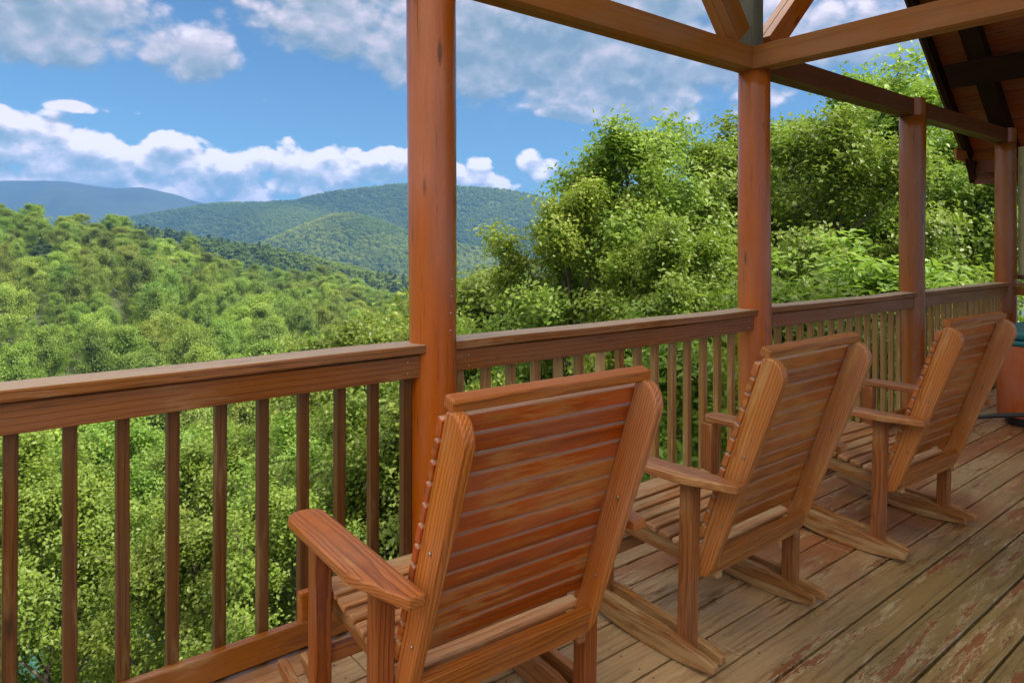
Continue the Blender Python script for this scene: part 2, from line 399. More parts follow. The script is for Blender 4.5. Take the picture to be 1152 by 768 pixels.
beam('truss_brace', (PX[2] + .14, YB - .005, ZT + .05), (PX[2] + 2.35, YB - .005, ZT + 2.2), 'diagonal brace leaning right from the foot of the upright timber', M_LOG, h=.14, t=.125, up=(-1, 0, 1), group='gable truss timbers')

# ------------------------------------------------------------------ porch roof, falling away to the right
SL = .91; XR, ZR = 8.72, H + 1.444
def zroof(x): return ZR + SL * (XR - x)
ang = math.atan(SL); n_ = Vector((math.sin(ang), 0, math.cos(ang)))
YN = -7.2
roof = empty('porch_roof', (6.6, -.8, zroof(6.6)), label='dark underside of the gable roof over the far end of the deck, with rafters and red boards', cat='roof')
rl = Vector(roof.location)
def rp(x, y, off): return Vector((x, y, zroof(x))) + n_ * off - rl
X0, X1 = 4.0, 9.45
mb = MB()
L = (X1 - X0) / math.cos(ang); nbd = int(L / .19)
for i in range(nbd):
    xa = X0 + (X1 - X0) * (i + .5) / nbd
    mb.board(rp(xa, 2.93, .075), rp(xa, YN, .075), L / nbd - .006, .02, up=tuple(Vector((math.cos(ang), 0, -math.sin(ang)))))
mb.build('soffit_boards', M_SOFF, roof, bevel=.002, seg=1)
mb = MB(); mb.board(rp(X0, (2.93 + YN) / 2, .12), rp(X1 + .05, (2.93 + YN) / 2, .12), 2.95 - YN, .03, up=(0, 1, 0)); mb.build('shingles', plain('shingles', (.07, .065, .06), .9, bump=.4, var=.4), roof)
for k, y in enumerate((2.90, 2.50, 1.3, .1, -1.1, -2.3, -3.5, -4.7, -5.9, -7.1)):
    mb = MB(); w = .05 if k == 0 else (.17 if k == 1 else .09)
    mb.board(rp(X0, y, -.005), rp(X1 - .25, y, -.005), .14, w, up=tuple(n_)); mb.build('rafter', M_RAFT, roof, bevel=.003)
mb = MB(); mb.board(rp(8.28, 2.80, -.10), rp(8.28, YN, -.10), .28, .05, up=tuple(Vector((math.cos(ang), 0, -math.sin(ang))))); mb.build('dark_crossboard', M_RAFT, roof)  # dark board laid flat across the undersides of the rafters
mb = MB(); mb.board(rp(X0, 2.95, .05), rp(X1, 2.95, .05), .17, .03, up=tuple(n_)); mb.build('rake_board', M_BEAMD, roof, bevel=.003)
mb = MB(); mb.board(rp(X1, 2.95, .02), rp(X1, YN, .02), .16, .03, up=(0, 0, 1)); mb.build('eave_board', M_SOFF, roof, bevel=.003)
mb = MB()
M = Matrix(((1, 0, 0, 9.15 - rl.x), (0, 0, 1, 2.9 - rl.y), (0, 1, 0, H + .96 - rl.z), (0, 0, 0, 1)))
mb.prism([(-.42, .11), (.2, .11), (.3, .02), (.3, -.05), (-.42, 0)], M, .03); 
mb.build('eave_return', M_BEAM, roof, bevel=.003)
mb = MB(); mb.board((9.25 - rl.x, 2.88 - rl.y, H + .90 - rl.z), (9.25 - rl.x, 2.3 - rl.y, H + .90 - rl.z), .13, .03); mb.build('eave_fascia', M_SOFF, roof, bevel=.003)
# the other slope, from the ridge down
zl = zroof(X0); nl = Vector((-math.sin(ang), 0, math.cos(ang)))
mb = MB(); a_ = Vector((X0 + .16, (2.93 + YN) / 2, zl + SL * .16)) - rl + nl * .10; b_ = Vector((1.1, (2.93 + YN) / 2, zl - SL * (X0 - 1.1))) - rl + nl * .10
mb.board(a_, b_, 2.94 - YN, .06, up=(0, 1, 0)); mb.build('far_slope', M_SOFF, roof)
# knee bracket under the eave
mb = MB(); M = Matrix(((1, 0, 0, 9.15 - rl.x), (0, 0, 1, 2.86 - rl.y), (0, 1, 0, H + .965 - rl.z), (0, 0, 0, 1)))
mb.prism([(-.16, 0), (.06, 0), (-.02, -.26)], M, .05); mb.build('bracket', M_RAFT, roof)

# ------------------------------------------------------------------ railing
CZ = H - .402
def railing(origin, length, label, nb0, rz=0, pale=None, balm=None, rng=random.Random(5)):
    balm = balm or M_BALU
    t = empty('deck_railing', origin, rz, label=label, cat='railing', group='railing sections between the posts')
    # cap with a slight crown, sagging a little
    mb = MB(); sag = rng.uniform(.002, .006)
    n = 7
    for i in range(n):
        pass
    def wavy(zc, th, amp, yc, wy, x0_, x1_, ph):
        xs = np.linspace(x0_, x1_, 18); f = lambda x: amp * math.sin(x * 2.3 + ph) + amp * .5 * math.sin(x * 5.9 + ph * 2) - sag * math.sin(math.pi * min(1, max(0, x / length)))
        poly = [(x, zc - th / 2 + f(x)) for x in xs] + [(x, zc + th / 2 + f(x)) for x in xs[::-1]]
        mb.prism(poly, Matrix(((1, 0, 0, 0), (0, 0, 1, yc), (0, 1, 0, 0), (0, 0, 0, 1))), wy)
    ph = rng.uniform(0, 6)
    wavy(CZ - .019, .038, .0028, .005, .15, -.03, length + .03, ph); mb.build('cap_rail', M_CAP, t, bevel=.006)
    mb = MB(); wavy(CZ - .038 - .004 - .046, .090, .0018, -.030, .036, .0, length - .0, ph + 1); mb.build('top_rail', M_RAIL, t, bevel=.004)
    mb = MB(); mb.board((.0, -.030, .062), (length, -.030, .062), .090, .036); mb.build('bottom_rail', M_RAIL, t, bevel=.004)
    x = nb0; k = 0
    while x < length - .03:
        mb = MB(); dx = rng.uniform(-.004, .004)
        mb.board((x + dx, .0085 + rng.uniform(-.001, .001), -.05), (x + rng.uniform(-.004, .004), .0085, CZ - .048), .037, .037, up=(1, 0, 0))
        ispale = pale is not None and abs(x - pale) < .07
        b = mb.build('baluster', M_PALE if ispale else balm, t, bevel=.003)
        if ispale: b['label'] = 'single pale new baluster'
        x += .146; k += 1
    for x in (.07, length - .06):
        for dz in (-.025, .02):
            nb = MB(); nb.tube([(x, -.0455, CZ - .088 + dz), (x, -.0495, CZ - .088 + dz)], [.0035, .003], 8); nb.build('screw_head', M_STEEL, t)
    return t
r_ = .085
names = ['railing section at the left, running off the left edge to the nearest post',
         'railing section behind the first rocking chair, with one pale new baluster',
         'railing section between the corner post and the notched post, behind the second chair',
         'farthest railing section, dark topped, running to the far post']
for i in range(4):
    x0 = PX[i] + r_ ; L_ = S - 2 * r_
    first = (0.14 - .146 * 4 if i == 0 else PX[i] + .141 + (.0 if i > 1 else .0)) - x0
    if i == 0: first = .14 - .146 * 5 - x0
    while first < .03: first += .146
    railing((x0, D, 0), L_, names[i], first, pale=(2.62 - x0 if i == 1 else None), balm=(M_BALU if i == 0 else M_BALLIT))
# return railing at the far end, running back to the house
railing((PX[4] + .03, D - .09, 0), 2.6, 'short return railing below the pale panel at the right edge', .1, rz=-math.pi/2)
mb = MB()
for k in range(9):
    mb.board((0, -.07 - .142 * k, .005), (0, -.07 - .142 * k, 1.42), .14, .022, up=(0, 1, 0))
pan = empty('privacy_panel', (PX[4] + .075, D - .10, CZ + .035), label='pale olive wooden panel standing on the railing at the right edge beside the far post', cat='panel')
mb.build('boards', M_PANEL, pan, bevel=.002)
mb = MB(); mb.board((-.02, 0, .02), (-.02, -1.3, .02), .05, .03); mb.build('sill', M_BALU, pan, bevel=.003)

# ------------------------------------------------------------------ rocking chair
def make_chair():
    rng = random.Random(3)
    t = empty('rocking_chair', (0, 0, 0))
    XS = .304
    def YZ(x):   # maps (a,b,c) -> (x=c, y=a, z=b)
        return Matrix(((0, 0, 1, x), (1, 0, 0, 0), (0, 1, 0, 0), (0, 0, 0, 1)))
    XL = .350
    RR = 1.25; yc = -.05
    def arc(y): return RR - math.sqrt(RR * RR - (y - yc) ** 2)
    for s in (-1, 1):
        mb = MB()
        for q in (-1, 1):
            e0, e1 = (-.305, .47) if q * s > 0 else (-.285, .465)
            ys = np.linspace(e0, e1, 22)
            bot = [(yy, arc(yy) + .001) for yy in ys]
            top = []
            for yy in ys[::-1]:
                tt = (yy - e0) / (e1 - e0)
                th = .026 + .072 * min(1, tt / .30) ** .8 * min(1, (1 - tt) / .42) ** .75
                top.append((yy, arc(yy) + th + .001))
            mb.prism(bot + top, YZ(s * XL + q * .0365), .030)
        mb.build('rocker', M_CHR, t, bevel=.004)
        for nm, yb, yt, wd in (('leg', .24, .235, .058), ('leg', -.160, -.175, .054)):
            mb = MB(); mb.board((s * XL, yb, .03), (s * XL, yt, .648), wd, .054, up=(0, 1, 0)); mb.build(nm, M_CHL, t, bevel=.005)
        # armrest: round front, tapered toward the back on its outer side
        mb = MB(); a = []
        w0 = .055
        for k in range(13):
            th = -math.pi / 2 + math.pi * k / 12
            a.append((.228 + .05 * math.cos(th), w0 * math.sin(th)))
        a += [(-.20, w0), (-.385, w0 if s < 0 else -.005 + .0)] if False else []
        # a: x along y(front), y lateral; outward lateral = +
        pts = a + [(-.17, w0), (-.21, w0 - .006), (-.37, w0 - .055), (-.385, w0 - .06), (-.385, -w0 + .002), (-.1, -w0)]
        M = Matrix(((0, s, 0, s * .392), (1, 0, 0, 0), (0, 0, 1, .6635), (0, 0, 0, 1)))
        mb.prism(pts, M, .030); mb.build('armrest', M_CH, t, bevel=.007, seg=3)
        # back post, set edge-on, wide and round at the top
        o = Vector((0, -.170, .330)); sd = Vector((0, -math.sin(.332), math.cos(.332))); nd = Vector((0, sd.z, -sd.y))
        LT = .845
        P = [(-.012, -.012), (-.03, -.035), (-.012, -.056), (.03, -.066), (.60, -.090), (.755, -.094)]
        for k in range(1, 8):
            th = math.pi * .5 * k / 7
            P.append((.755 + .07 * math.sin(th), -.094 + .060 * (1 - math.cos(th))))
        P += [(.822, -.012), (.812, 0), (.03, 0)]
        M = Matrix(((0, 0, 1, s * XS), (sd.y, nd.y, 0, o.y), (sd.z, nd.z, 0, o.z), (0, 0, 0, 1)))
        mb = MB(); mb.prism(P[::-1], M, .034, grain=.0); mb.build('back_post', M_CH, t, bevel=.006)
        for sv in (.2, .47):
            mb = MB(); p = o + sd * sv + nd * (-.05) + Vector((s * XS, 0, 0)); q = Vector((-1, 0, 0))
            mb.tube([p - Vector((.019, 0, 0)), p - Vector((.022, 0, 0))], [.005, .0045], 12); mb.build('bolt', M_STEEL, t)
        mb = MB(); mb.prism([(-.24, .290), (.305, .325), (.305, .410), (.1, .392), (-.24, .362)], YZ(s * .268), .032); mb.build('seat_rail', M_CHR, t, bevel=.004)
    # slats of the back
    mb = MB(); Mx = None
    for k in range(12):
        sv = .135 + .0575 * k
        c = o + sd * sv + nd * .009
        L2 = .326
        M = Matrix(((1, 0, 0, 0), (0, sd.y, -nd.y, c.y), (0, sd.z, -nd.z, c.z), (0, 0, 0, 1)))
        poly = []
        hh = .0244; rc = .005
        for cx, cy, a0 in ((L2 - rc, hh - rc, 0), (-L2 + rc, hh - rc, 90), (-L2 + rc, -hh + rc, 180), (L2 - rc, -hh + rc, 270)):
            for q in range(4):
                th = R(a0 + 30 * q); poly.append((cx + rc * math.cos(th), cy + rc * math.sin(th)))
        mb.prism(poly, M, .0205)
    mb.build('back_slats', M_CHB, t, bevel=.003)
    c = o + sd * .833 + nd * (-.004)
    mb = MB(); mb.board(c + Vector((-.320, 0, 0)), c + Vector((.320, 0, 0)), .032, .040, up=tuple(sd)); mb.build('top_rail', M_CH, t, bevel=.006)
    c = o + sd * .045 + nd * (-.055)
    mb = MB(); mb.board(c + Vector((-.286, 0, 0)), c + Vector((.286, 0, 0)), .088, .030, up=tuple(sd)); mb.build('lower_back_rail', M_CH, t, bevel=.004)
    # seat slats
    mb = MB()
    for k in range(8):
        yy = .290 - .064 * k; zz = .421 - .021 * max(0, k - 1) * .45 + .005
        if k == 0: zz -= .006
        mb.board((-.318, yy, zz + .0), (.318, yy, zz + .0), .052, .020, up=(0, 1, .12))
    mb.build('seat', M_SEAT, t, bevel=.005)
    mb = MB(); mb.board((-.385, .322, .365), (.385, .322, .365), .092, .030); mb.build('front_rail', M_CH, t, bevel=.006)
    mb = MB(); mb.board((-.32, .24, .24), (.32, .24, .24), .045, .028); mb.build('stretcher', M_CH, t, bevel=.004)
    return t
ch = make_chair()
G = 'wooden rocking chairs facing the railing'
spots = [((1.203, 1.719), -2.5, 'nearest wooden rocking chair, its glossy red slatted back filling the foreground'),
         ((2.394, 1.688), 0.1, 'middle wooden rocking chair between the nearest one and the farthest one'),
         ((3.814, 1.617), -3.1, 'farthest wooden rocking chair, in front of the black handled hot tub')]
for i, ((x, y), a, lab) in enumerate(spots):
    c = ch if i == 0 else copy_tree(ch)
    for p_ in c.children: p_['wear'] = (0.0, .75, .55)[i]
    c.location = (x, y, 0); c.rotation_euler = (0, 0, R(a)); tag(c, lab, 'rocking chair', G)

# ------------------------------------------------------------------ hot tub
tub = empty('hot_tub', (7.72, .92, 0), label='orange brown hot tub with teal cover and black base at the right edge', cat='hot tub')
def rrect(hx, hy, r, n=8):
    P = []
    for cx, cy, a0 in ((hx - r, hy - r, 0), (-hx + r, hy - r, 90), (-hx + r, -hy + r, 180), (hx - r, -hy + r, 270)):
        for q in range(n + 1): th = R(a0 + 90 * q / n); P.append((cx + r * math.cos(th), cy + r * math.sin(th)))
    return P
def slab(nm, hx, hy, r, z0, z1, mat, bev, par):
    mb = MB(); mb.prism(rrect(hx, hy, r), Matrix.Translation((0, 0, (z0 + z1) / 2)), z1 - z0, smooth=True); return mb.build(nm, mat, par, bevel=bev)
slab('base', 1.0, 1.0, .2, .0, .075, M_BLACK, .01, tub)
slab('panel', 1.05, 1.05, .22, .0755, .655, M_TUB, .01, tub)
slab('rim', 1.06, 1.06, .23, .656, .70, M_TEAL, .015, tub)
slab('cover', 1.07, 1.07, .2, .703, .78, M_TEAL, .03, tub)
mb = MB(); mb.tube([(-1.10, .2, .30), (-1.25, 1.0, .12)], [.02, .02], 10)
mb = MB()
mb.tube([(-1.50, 1.12, .10), (-1.36, .92, .135), (-1.22, .45, .22), (-1.16, -.2, .36), (-1.12, -1.0, .5)], [.018] * 5, 10)
mb.tube([(-1.06, -1.0, .5), (-1.12, -1.0, .5)], [.02, .02], 10)
mb.tube([(-1.50, 1.12, .10), (-1.50, 1.12, .012)], [.02, .03], 10)
mb.build('cover_lifter', M_BLACK, tub)

# ------------------------------------------------------------------ terrain
def interp(x, xs, ys): return np.interp(x, xs, ys)
SK_U = [-700, 0, 65, 130, 170, 210, 250, 310, 370, 400, 455, 520, 700, 1500]
SK_V = [208, 222, 233, 241, 258, 264, 282, 299, 299, 315, 331, 340, 350, 350]
RD_U = [-700, 0, 250, 455, 700, 1500]; RD_R = [240, 260, 330, 430, 480, 480]
def ground_z(x, y):
    d = x * VX + y * VY; xr = x * VY - y * VX
    r = np.hypot(x, y); ang_ = np.arctan2(xr, d)
    u = 576 + FPX * np.tan(np.clip(ang_, -1.0, 1.0))
    dd = np.maximum(r * np.cos(np.clip(ang_, -1, 1)), .1)
    rd = interp(u, RD_U, RD_R); zr = H + (275.4 - interp(u, SK_U, SK_V)) / FPX * rd - 13
    near = interp(dd, [0, 3, 8, 14, 30, 60, 100], [-4.2, -4.4, -7, -10.5, -18.5, -29, -33])
    s = np.clip((dd - 100) / (rd - 100), 0, 1)
    z = np.where(dd < 100, near, -33 + (zr + 33) * s ** 1.1)
    # right of the corner post the slope stays up
    right = interp(dd, [0, 5, 10, 20, 40, 80, 140, 480], [-4.0, -4.2, -4.8, -7, -13, -26, -38, -60])
    k = np.clip((u - 500) / 160, 0, 1); k = k * k * (3 - 2 * k)
    z = z * (1 - k) + right * k
    # beyond the ridge it drops to the valley floor
    over = np.clip((dd - rd) / 400, 0, 1)
    z = z - over * 75 - np.clip((dd - rd - 400) / 2500, 0, 1) * 0
    z = z + .9 * np.sin(x * .045 + 1) * np.sin(y * .05) * np.clip(dd / 60, 0, 1)
    return z

def hill_obj(name, prof_u, prof_v, dist, depth, base, mat, ns=260, nr=46, rough=1.0, seed=0, spurs=6, frontw=.6):
    """a ridge: crest height read along the bearing, falling away front and back, with side spurs"""
    rs = np.random.RandomState(seed)
    us = np.linspace(prof_u[0], prof_u[-1], ns); ts = np.linspace(-1, 1, nr)
    ph = rs.rand(8) * 6.28
    V = []
    for t in ts:
        dd = dist + depth * (t if t > 0 else t * 1.0)
        for u in us:
            v = np.interp(u, prof_u, prof_v)
            crest = H + (275.4 - v) / FPX * dist
            prof = (1 - abs(t) ** 1.25) if t > 0 else (1 - abs(t)) ** 1.15
            sp = 0
            for q in range(4):
                sp += math.sin((u * (.018 + .011 * q)) + ph[q] + t * (2.2 + q)) / (1 + q)
            sp *= rough * depth * .05 * (1 - abs(t)) * abs(t) * 4
            z = base + (crest - base) * prof + sp
            k = (u - 576) / FPX
            V.append((dd * (VX + k * VY), dd * (VY - k * VX), z))
    F = [(j * ns + i, j * ns + i + 1, (j + 1) * ns + i + 1, (j + 1) * ns + i) for j in range(nr - 1) for i in range(ns - 1)]
    me = bpy.data.meshes.new(name); me.from_pydata(V, [], F); me.polygons.foreach_set('use_smooth', [True] * len(F)); me.materials.append(mat); me.update()
    o = bpy.data.objects.new(name, me); COL.objects.link(o); tag(o, kind='structure')
    return o, np.array(V), (ns, nr)

m, nt, b = new_mat('forest_floor')
pos = nt.new('ShaderNodeNewGeometry').outputs['Position']
nt.link(nt.ramp(nt.noise(nt.vmul(pos, (.3, .3, .3)), 1, 6, .6), [(.3, (.035, .055, .014)), (.7, (.09, .12, .03))]), b.inputs['Base Color']); b.inputs['Roughness'].default_value = .9
M_GROUND = m
m, nt, b = new_mat('hill_canopy')
pos = nt.new('ShaderNodeNewGeometry').outputs['Position']
n1 = nt.noise(nt.vmul(pos, (.006, .006, .006)), 1, 6, .65)
nt.link(nt.ramp(n1, [(.35, (.030, .060, .016)), (.65, (.075, .12, .03))]), b.inputs['Base Color']); b.inputs['Roughness'].default_value = .9
M_HILL = m
m, nt, b = new_mat('mountain_conifers')
pos = nt.new('ShaderNodeNewGeometry').outputs['Position']
nt.link(nt.ramp(nt.noise(nt.vmul(pos, (.004, .004, .004)), 1, 6, .65), [(.35, (.014, .026, .014)), (.65, (.04, .06, .025))]), b.inputs['Base Color']); b.inputs['Roughness'].default_value = .9
M_MOUNT = m

# ground sheet, polar round the camera, out to the horizon
rs_ = np.concatenate([np.linspace(0.5, 40, 40), np.geomspace(43, 900, 60), np.geomspace(980, 7500, 16)])
th_ = np.linspace(0, 2 * math.pi, 241)[:-1]
V = []
for r in rs_:
    x = r * np.cos(th_); y = r * np.sin(th_)
    z = ground_z(x, y)
    V += list(zip(x, y, z))
n = len(th_); F = []
for j in range(len(rs_) - 1):
    for i in range(n):
        a = j * n + i; b2 = j * n + (i + 1) % n
        F.append((a, b2, b2 + n, a + n))
F.append(tuple(range(n - 1, -1, -1)))
me = bpy.data.meshes.new('ground'); me.from_pydata(V, [], F); me.materials.append(M_GROUND); me.update()
gr = bpy.data.objects.new('ground', me); COL.objects.link(gr); tag(gr, kind='structure')

MT_U = [-900, -400, -200, -60, 0, 35, 75, 130, 160, 200, 215, 260, 330, 500]
MT_V = [230, 205, 212, 200, 203, 204, 202, 208, 206, 213, 219, 232, 250, 270]
mt, mtV, _ = hill_obj('mountains', MT_U, MT_V, 4700, 1300, -190, M_MOUNT, ns=240, nr=24, rough=1.4, seed=5)
HL_U = [40, 100, 130, 180, 230, 280, 330, 350, 370, 400, 440, 460, 515, 560, 580, 640, 760, 900, 1200, 1500]
HL_V = [266, 254, 246, 238, 233, 231, 227, 221, 216, 212, 208, 207, 209, 213, 217, 230, 240, 236, 245, 262]
hl, hlV, hls = hill_obj('hills', HL_U, HL_V, 2600, 850, -170, M_HILL, seed=2, rough=1.1)
SP_U = [230, 300, 340, 372, 400, 430, 470, 540, 640]
SP_V = [302, 272, 254, 244, 243, 252, 264, 280, 305]
sp, spV, sps = hill_obj('foothill', SP_U, SP_V, 1750, 330, -160, M_HILL, ns=120, nr=30, seed=9, rough=1.2)
PR_U = [60, 150, 200, 250, 300, 350, 400, 455, 520, 620]
PR_V = [262, 258, 262, 272, 282, 294, 308, 320, 332, 345]
pr, prV, prs = hill_obj('pine_ridge', PR_U, PR_V, 720, 190, -150, M_HILL, ns=90, nr=24, seed=7, rough=.8)

# pond glimpsed through the leaves
px_, py_ = plan(36, 105)
zz_ = float(ground_z(np.array([px_]), np.array([py_]))[0])
mb = MB(); poly = [(6.0 * math.cos(a) * (1 + .12 * math.sin(3 * a)), 3.6 * math.sin(a) * (1 + .1 * math.cos(2 * a))) for a in np.linspace(0, 2 * math.pi, 41)[:-1]]
mb.prism(poly, Matrix.Translation((px_, py_, zz_ + 1.6)), .3)
M_WATER, nt, b = new_mat('water'); b.inputs['Base Color'].default_value = (.03, .10, .085, 1); b.inputs['Roughness'].default_value = .12
po = mb.build('pond', M_WATER); tag(po, kind='structure')

# ------------------------------------------------------------------ trees
def make_tree_data(name, seed, ht, rad, base_f, n_limb, n_sec, n_twig, per, leaf, cl_r, mat, shape=.8, conifer=False, trunk_r=.14, broad=.5):
    """returns (trunk mesh, crown mesh); leaf faces are gathered round twig ends"""
    rg = np.random.RandomState(seed); rr = random.Random(seed)
    tb = MB(); pts = [Vector((0, 0, -1.0))]; rad_l = [trunk_r * 1.25]
    nseg = 9; dx = dy = 0
    for i in range(1, nseg + 1):
        dx += rg.normal(0, .018 * ht / nseg * 3); dy += rg.normal(0, .018 * ht / nseg * 3)
        pts.append(Vector((dx, dy, ht * .86 * i / nseg))); rad_l.append(trunk_r * (1 - i / nseg * .88))
    tb.tube(pts, rad_l, 8, cap=False)
    def trunk_at(h):
        f = max(0, min(1, h / (ht * .86))) * nseg; i = min(int(f), nseg - 1); return pts[i].lerp(pts[i + 1], f - i) if i else Vector((0, 0, 0)).lerp(pts[1], f)
    tips = []
    for l in range(n_limb):
        f = (l + .5 + rg.uniform(-.3, .3)) / n_limb
        h = ht * (base_f + (1 - base_f) * f * .95)
        a = l * 2.399 + rg.uniform(-.4, .4)
        if conifer: ln = rad * (1 - f) ** .9 + .2; rise = .05 - .25 * (1 - f)
        else:
            ln = rad * (math.sin(math.pi * min(1, (f * .86 + .14)) ** shape) ** .65 + .12) * rg.uniform(.72, 1.15); rise = .25 + 1.0 * f * rg.uniform(.7, 1.3)
        p0 = trunk_at(h * (1 if conifer else .9)); dirv = Vector((math.cos(a), math.sin(a), rise)).normalized()
        lp = [p0]; cur = p0.copy(); d = dirv.copy(); ns_ = 6
        for q in range(ns_):
            d = (d + Vector((rg.normal(0, .12), rg.normal(0, .12), rg.normal(.03, .10)))).normalized(); cur = cur + d * ln / ns_; lp.append(cur.copy())
        tb.tube(lp, [trunk_r * .36 * (1 - q / (ns_ + .6)) for q in range(ns_ + 1)], 5, cap=False)
        for s in range(n_sec):
            fq = .25 + .75 * (s + rg.uniform(.1, .9)) / n_sec; i = min(int(fq * ns_), ns_ - 1); b0 = lp[i].lerp(lp[i + 1], fq * ns_ - i)
            sd_ = (d + Vector((rg.normal(0, .75), rg.normal(0, .75), rg.normal(.08, .42)))).normalized(); sl = ln * rg.uniform(.18, .42) * (1.25 - .5 * fq)
            e = b0 + sd_ * sl; mid = b0.lerp(e, .5) + Vector((0, 0, .04 * sl))
            tb.tube([b0, mid, e], [trunk_r * .13, trunk_r * .08, trunk_r * .03], 4, cap=False)
            for w in range(n_twig):
                tp = b0.lerp(e, .35 + .65 * rg.rand()) + Vector(tuple(rg.normal(0, .14 * sl + .06, 3))); tips.append(tp)
            tips.append(e)
        tips.append(lp[-1])
    tips = np.array([tuple(t) for t in tips]); N = len(tips) * per
    c = np.repeat(tips, per, axis=0)
    offs = rg.normal(0, 1, (N, 3)) * np.array([cl_r, cl_r, cl_r * .60]) * .62
    P = c + offs
    cen = np.array([0, 0, ht * .55]); out = P - cen; out /= np.linalg.norm(out, axis=1)[:, None] + 1e-6
    nrm = rg.normal(0, 1, (N, 3)) * .62 + out * .85 + np.array([0, 0, .55]); nrm /= np.linalg.norm(nrm, axis=1)[:, None]
    t1 = np.cross(nrm, rg.normal(0, 1, (N, 3))); t1 /= np.linalg.norm(t1, axis=1)[:, None]; t2 = np.cross(nrm, t1)
    sz = leaf * rg.uniform(.6, 1.25, (N, 1)); wd = sz * broad
    A = P - t1 * sz * .5; B = P + t2 * wd * .5 + nrm * wd * .16 - t1 * sz * .06; C_ = P + t1 * sz * .5 - nrm * sz * .1; E = P - t2 * wd * .5 + nrm * wd * .16 - t1 * sz * .06
    Vt = np.stack([A, B, C_, E], 1).reshape(-1, 3)
    me = bpy.data.meshes.new(name + '_crown'); me.vertices.add(N * 4); me.vertices.foreach_set('co', Vt.astype(np.float32).ravel())
    base = np.arange(N) * 4
    loops = np.stack([base, base + 1, base + 2, base, base + 2, base + 3], 1).ravel()
    me.loops.add(N * 6); me.loops.foreach_set('vertex_index', loops.astype(np.int32))
    me.polygons.add(N * 2); me.polygons.foreach_set('loop_start', (np.arange(N * 2) * 3).astype(np.int32)); me.update(calc_edges=True)
    me.materials.append(mat)
    tm = bpy.data.meshes.new(name + '_trunk'); tm.from_pydata(tb.v, [], tb.f); tm.polygons.foreach_set('use_smooth', [True] * len(tb.f)); tm.materials.append(M_BARK); tm.update()
    return tm, me

def place_tree(data, x, y, z, sc, rz, label, group, name='broadleaf_tree', cat='tree', tilt=(0, 0), tone=0.0):
    e = bpy.data.objects.new(name, None); COL.objects.link(e); e.location = (x, y, z); e.rotation_euler = (tilt[0], tilt[1], rz)
    e.scale = sc if hasattr(sc, '__len__') else (sc, sc, sc); tag(e, label, cat, group)
    for nm, me in (('trunk', data[0]), ('crown', data[1])):
        o = bpy.data.objects.new(nm, me); COL.objects.link(o); o.parent = e; o['tone'] = tone
    return e

NEAR = [make_tree_data('near_a', 1, 10, 3.4, .22, 20, 7, 5, 56, .125, .34, M_LEAF, broad=.62),
        make_tree_data('near_b', 2, 10, 3.0, .20, 20, 7, 5, 56, .125, .34, M_LEAFB, broad=.62),
        make_tree_data('near_c', 3, 11, 2.7, .20, 22, 6, 5, 56, .125, .34, M_LEAF, broad=.62, shape=.9)]
SHRUB = [make_tree_data('shrub_a', 4, 7, 1.7, .35, 20, 5, 4, 20, .17, .30, M_LEAF, trunk_r=.05, broad=.42)]
MID = [make_tree_data('mid_%d' % i, 20 + i, 14, (5.2, 4.6, 5.6, 4.2)[i], .22, 22, 5, 3, 56, .29, .98, M_LEAFF if i != 1 else M_LEAF, trunk_r=.2, broad=.7, shape=.7) for i in range(4)]
PINE = make_tree_data('pine', 30, 17, 3.6, .25, 34, 4, 2, 16, .55, .5, M_PINE, conifer=True, trunk_r=.2, broad=.35)

def gz(x, y): return float(ground_z(np.array([x]), np.array([y]))[0])
def at_tree(data, htree, d, u, vtop, label, group, rz=0, wid=1., **kw):
    """a tree whose top reaches the height seen at row vtop"""
    x, y = plan(d, u); ztop = H + (275.4 - vtop) / FPX * d; zg = gz(x, y)
    s = (ztop - zg) / htree
    return place_tree(data, x, y, zg, (s * wid, s * wid, s), rz, label, group, **kw)

GN = 'trees close beyond the railing'
at_tree(NEAR[2], 11.0, 13.5, 700, 104, 'tall pointed light green tree between the near post and the corner post', GN, 0, .95)
at_tree(NEAR[2], 11, 12.5, 640, 170, 'rounded light green tree left of the tall pointed one, right of the near post', GN, 1.1, .82, tone=1.0)
at_tree(NEAR[2], 11.0, 14.5, 812, 116, 'light green tree with a pointed top just left of the corner post', GN, 2.3, .85)
at_tree(NEAR[1], 10.3, 11.0, 760, 215, 'darker leafy tree low in front of the two pointed trees', GN, 4.0, .85, tone=.5)
at_tree(NEAR[0], 10.3, 16.0, 548, 326, 'low pale treetop seen just right of the near post, lower than its neighbours', GN, 3.0, .6, tone=.8)
at_tree(NEAR[1], 10.3, 14.0, 940, 95, 'dark green tree right of the corner post, under the cross beam', GN, .7, .9, tone=.3)
at_tree(NEAR[0], 10.3, 16.0, 1030, 30, 'tallest tree on the right, rising above the beams beside the roof', GN, 2.0, .9)
at_tree(NEAR[1], 10.3, 14.5, 1110, 120, 'dark tree behind the far post at the right', GN, 5.0, .8)
at_tree(NEAR[0], 10.3, 19.0, 890, 170, 'tree deep behind the corner post', GN, 5.6, 1.)
at_tree(NEAR[2], 11.0, 21.0, 885, 100, 'pointed tree far back, just right of the corner post under the cross beam', GN, 2.6, 1.2)
at_tree(NEAR[1], 10.3, 20.0, 700, 210, 'broad tree filling the back between the near post and the corner post', GN, 3.3, 1.3)
at_tree(NEAR[2], 11.0, 19.0, 985, 60, 'tree behind the notched post with its top above the dark beam', GN, 1.4, 1.1)
GS = 'leafy shrubs just outside the railing'
at_tree(SHRUB[0], 7.3, 8.2, 905, 262, 'bright large leaved bush right of the corner post, top just above the rail', GS, 0, 1.1, name='shrub', cat='shrub')
at_tree(SHRUB[0], 7.3, 9.6, 975, 240, 'bright bush left of the notched post, second along the rail', GS, 2, 1.2, name='shrub', cat='shrub')
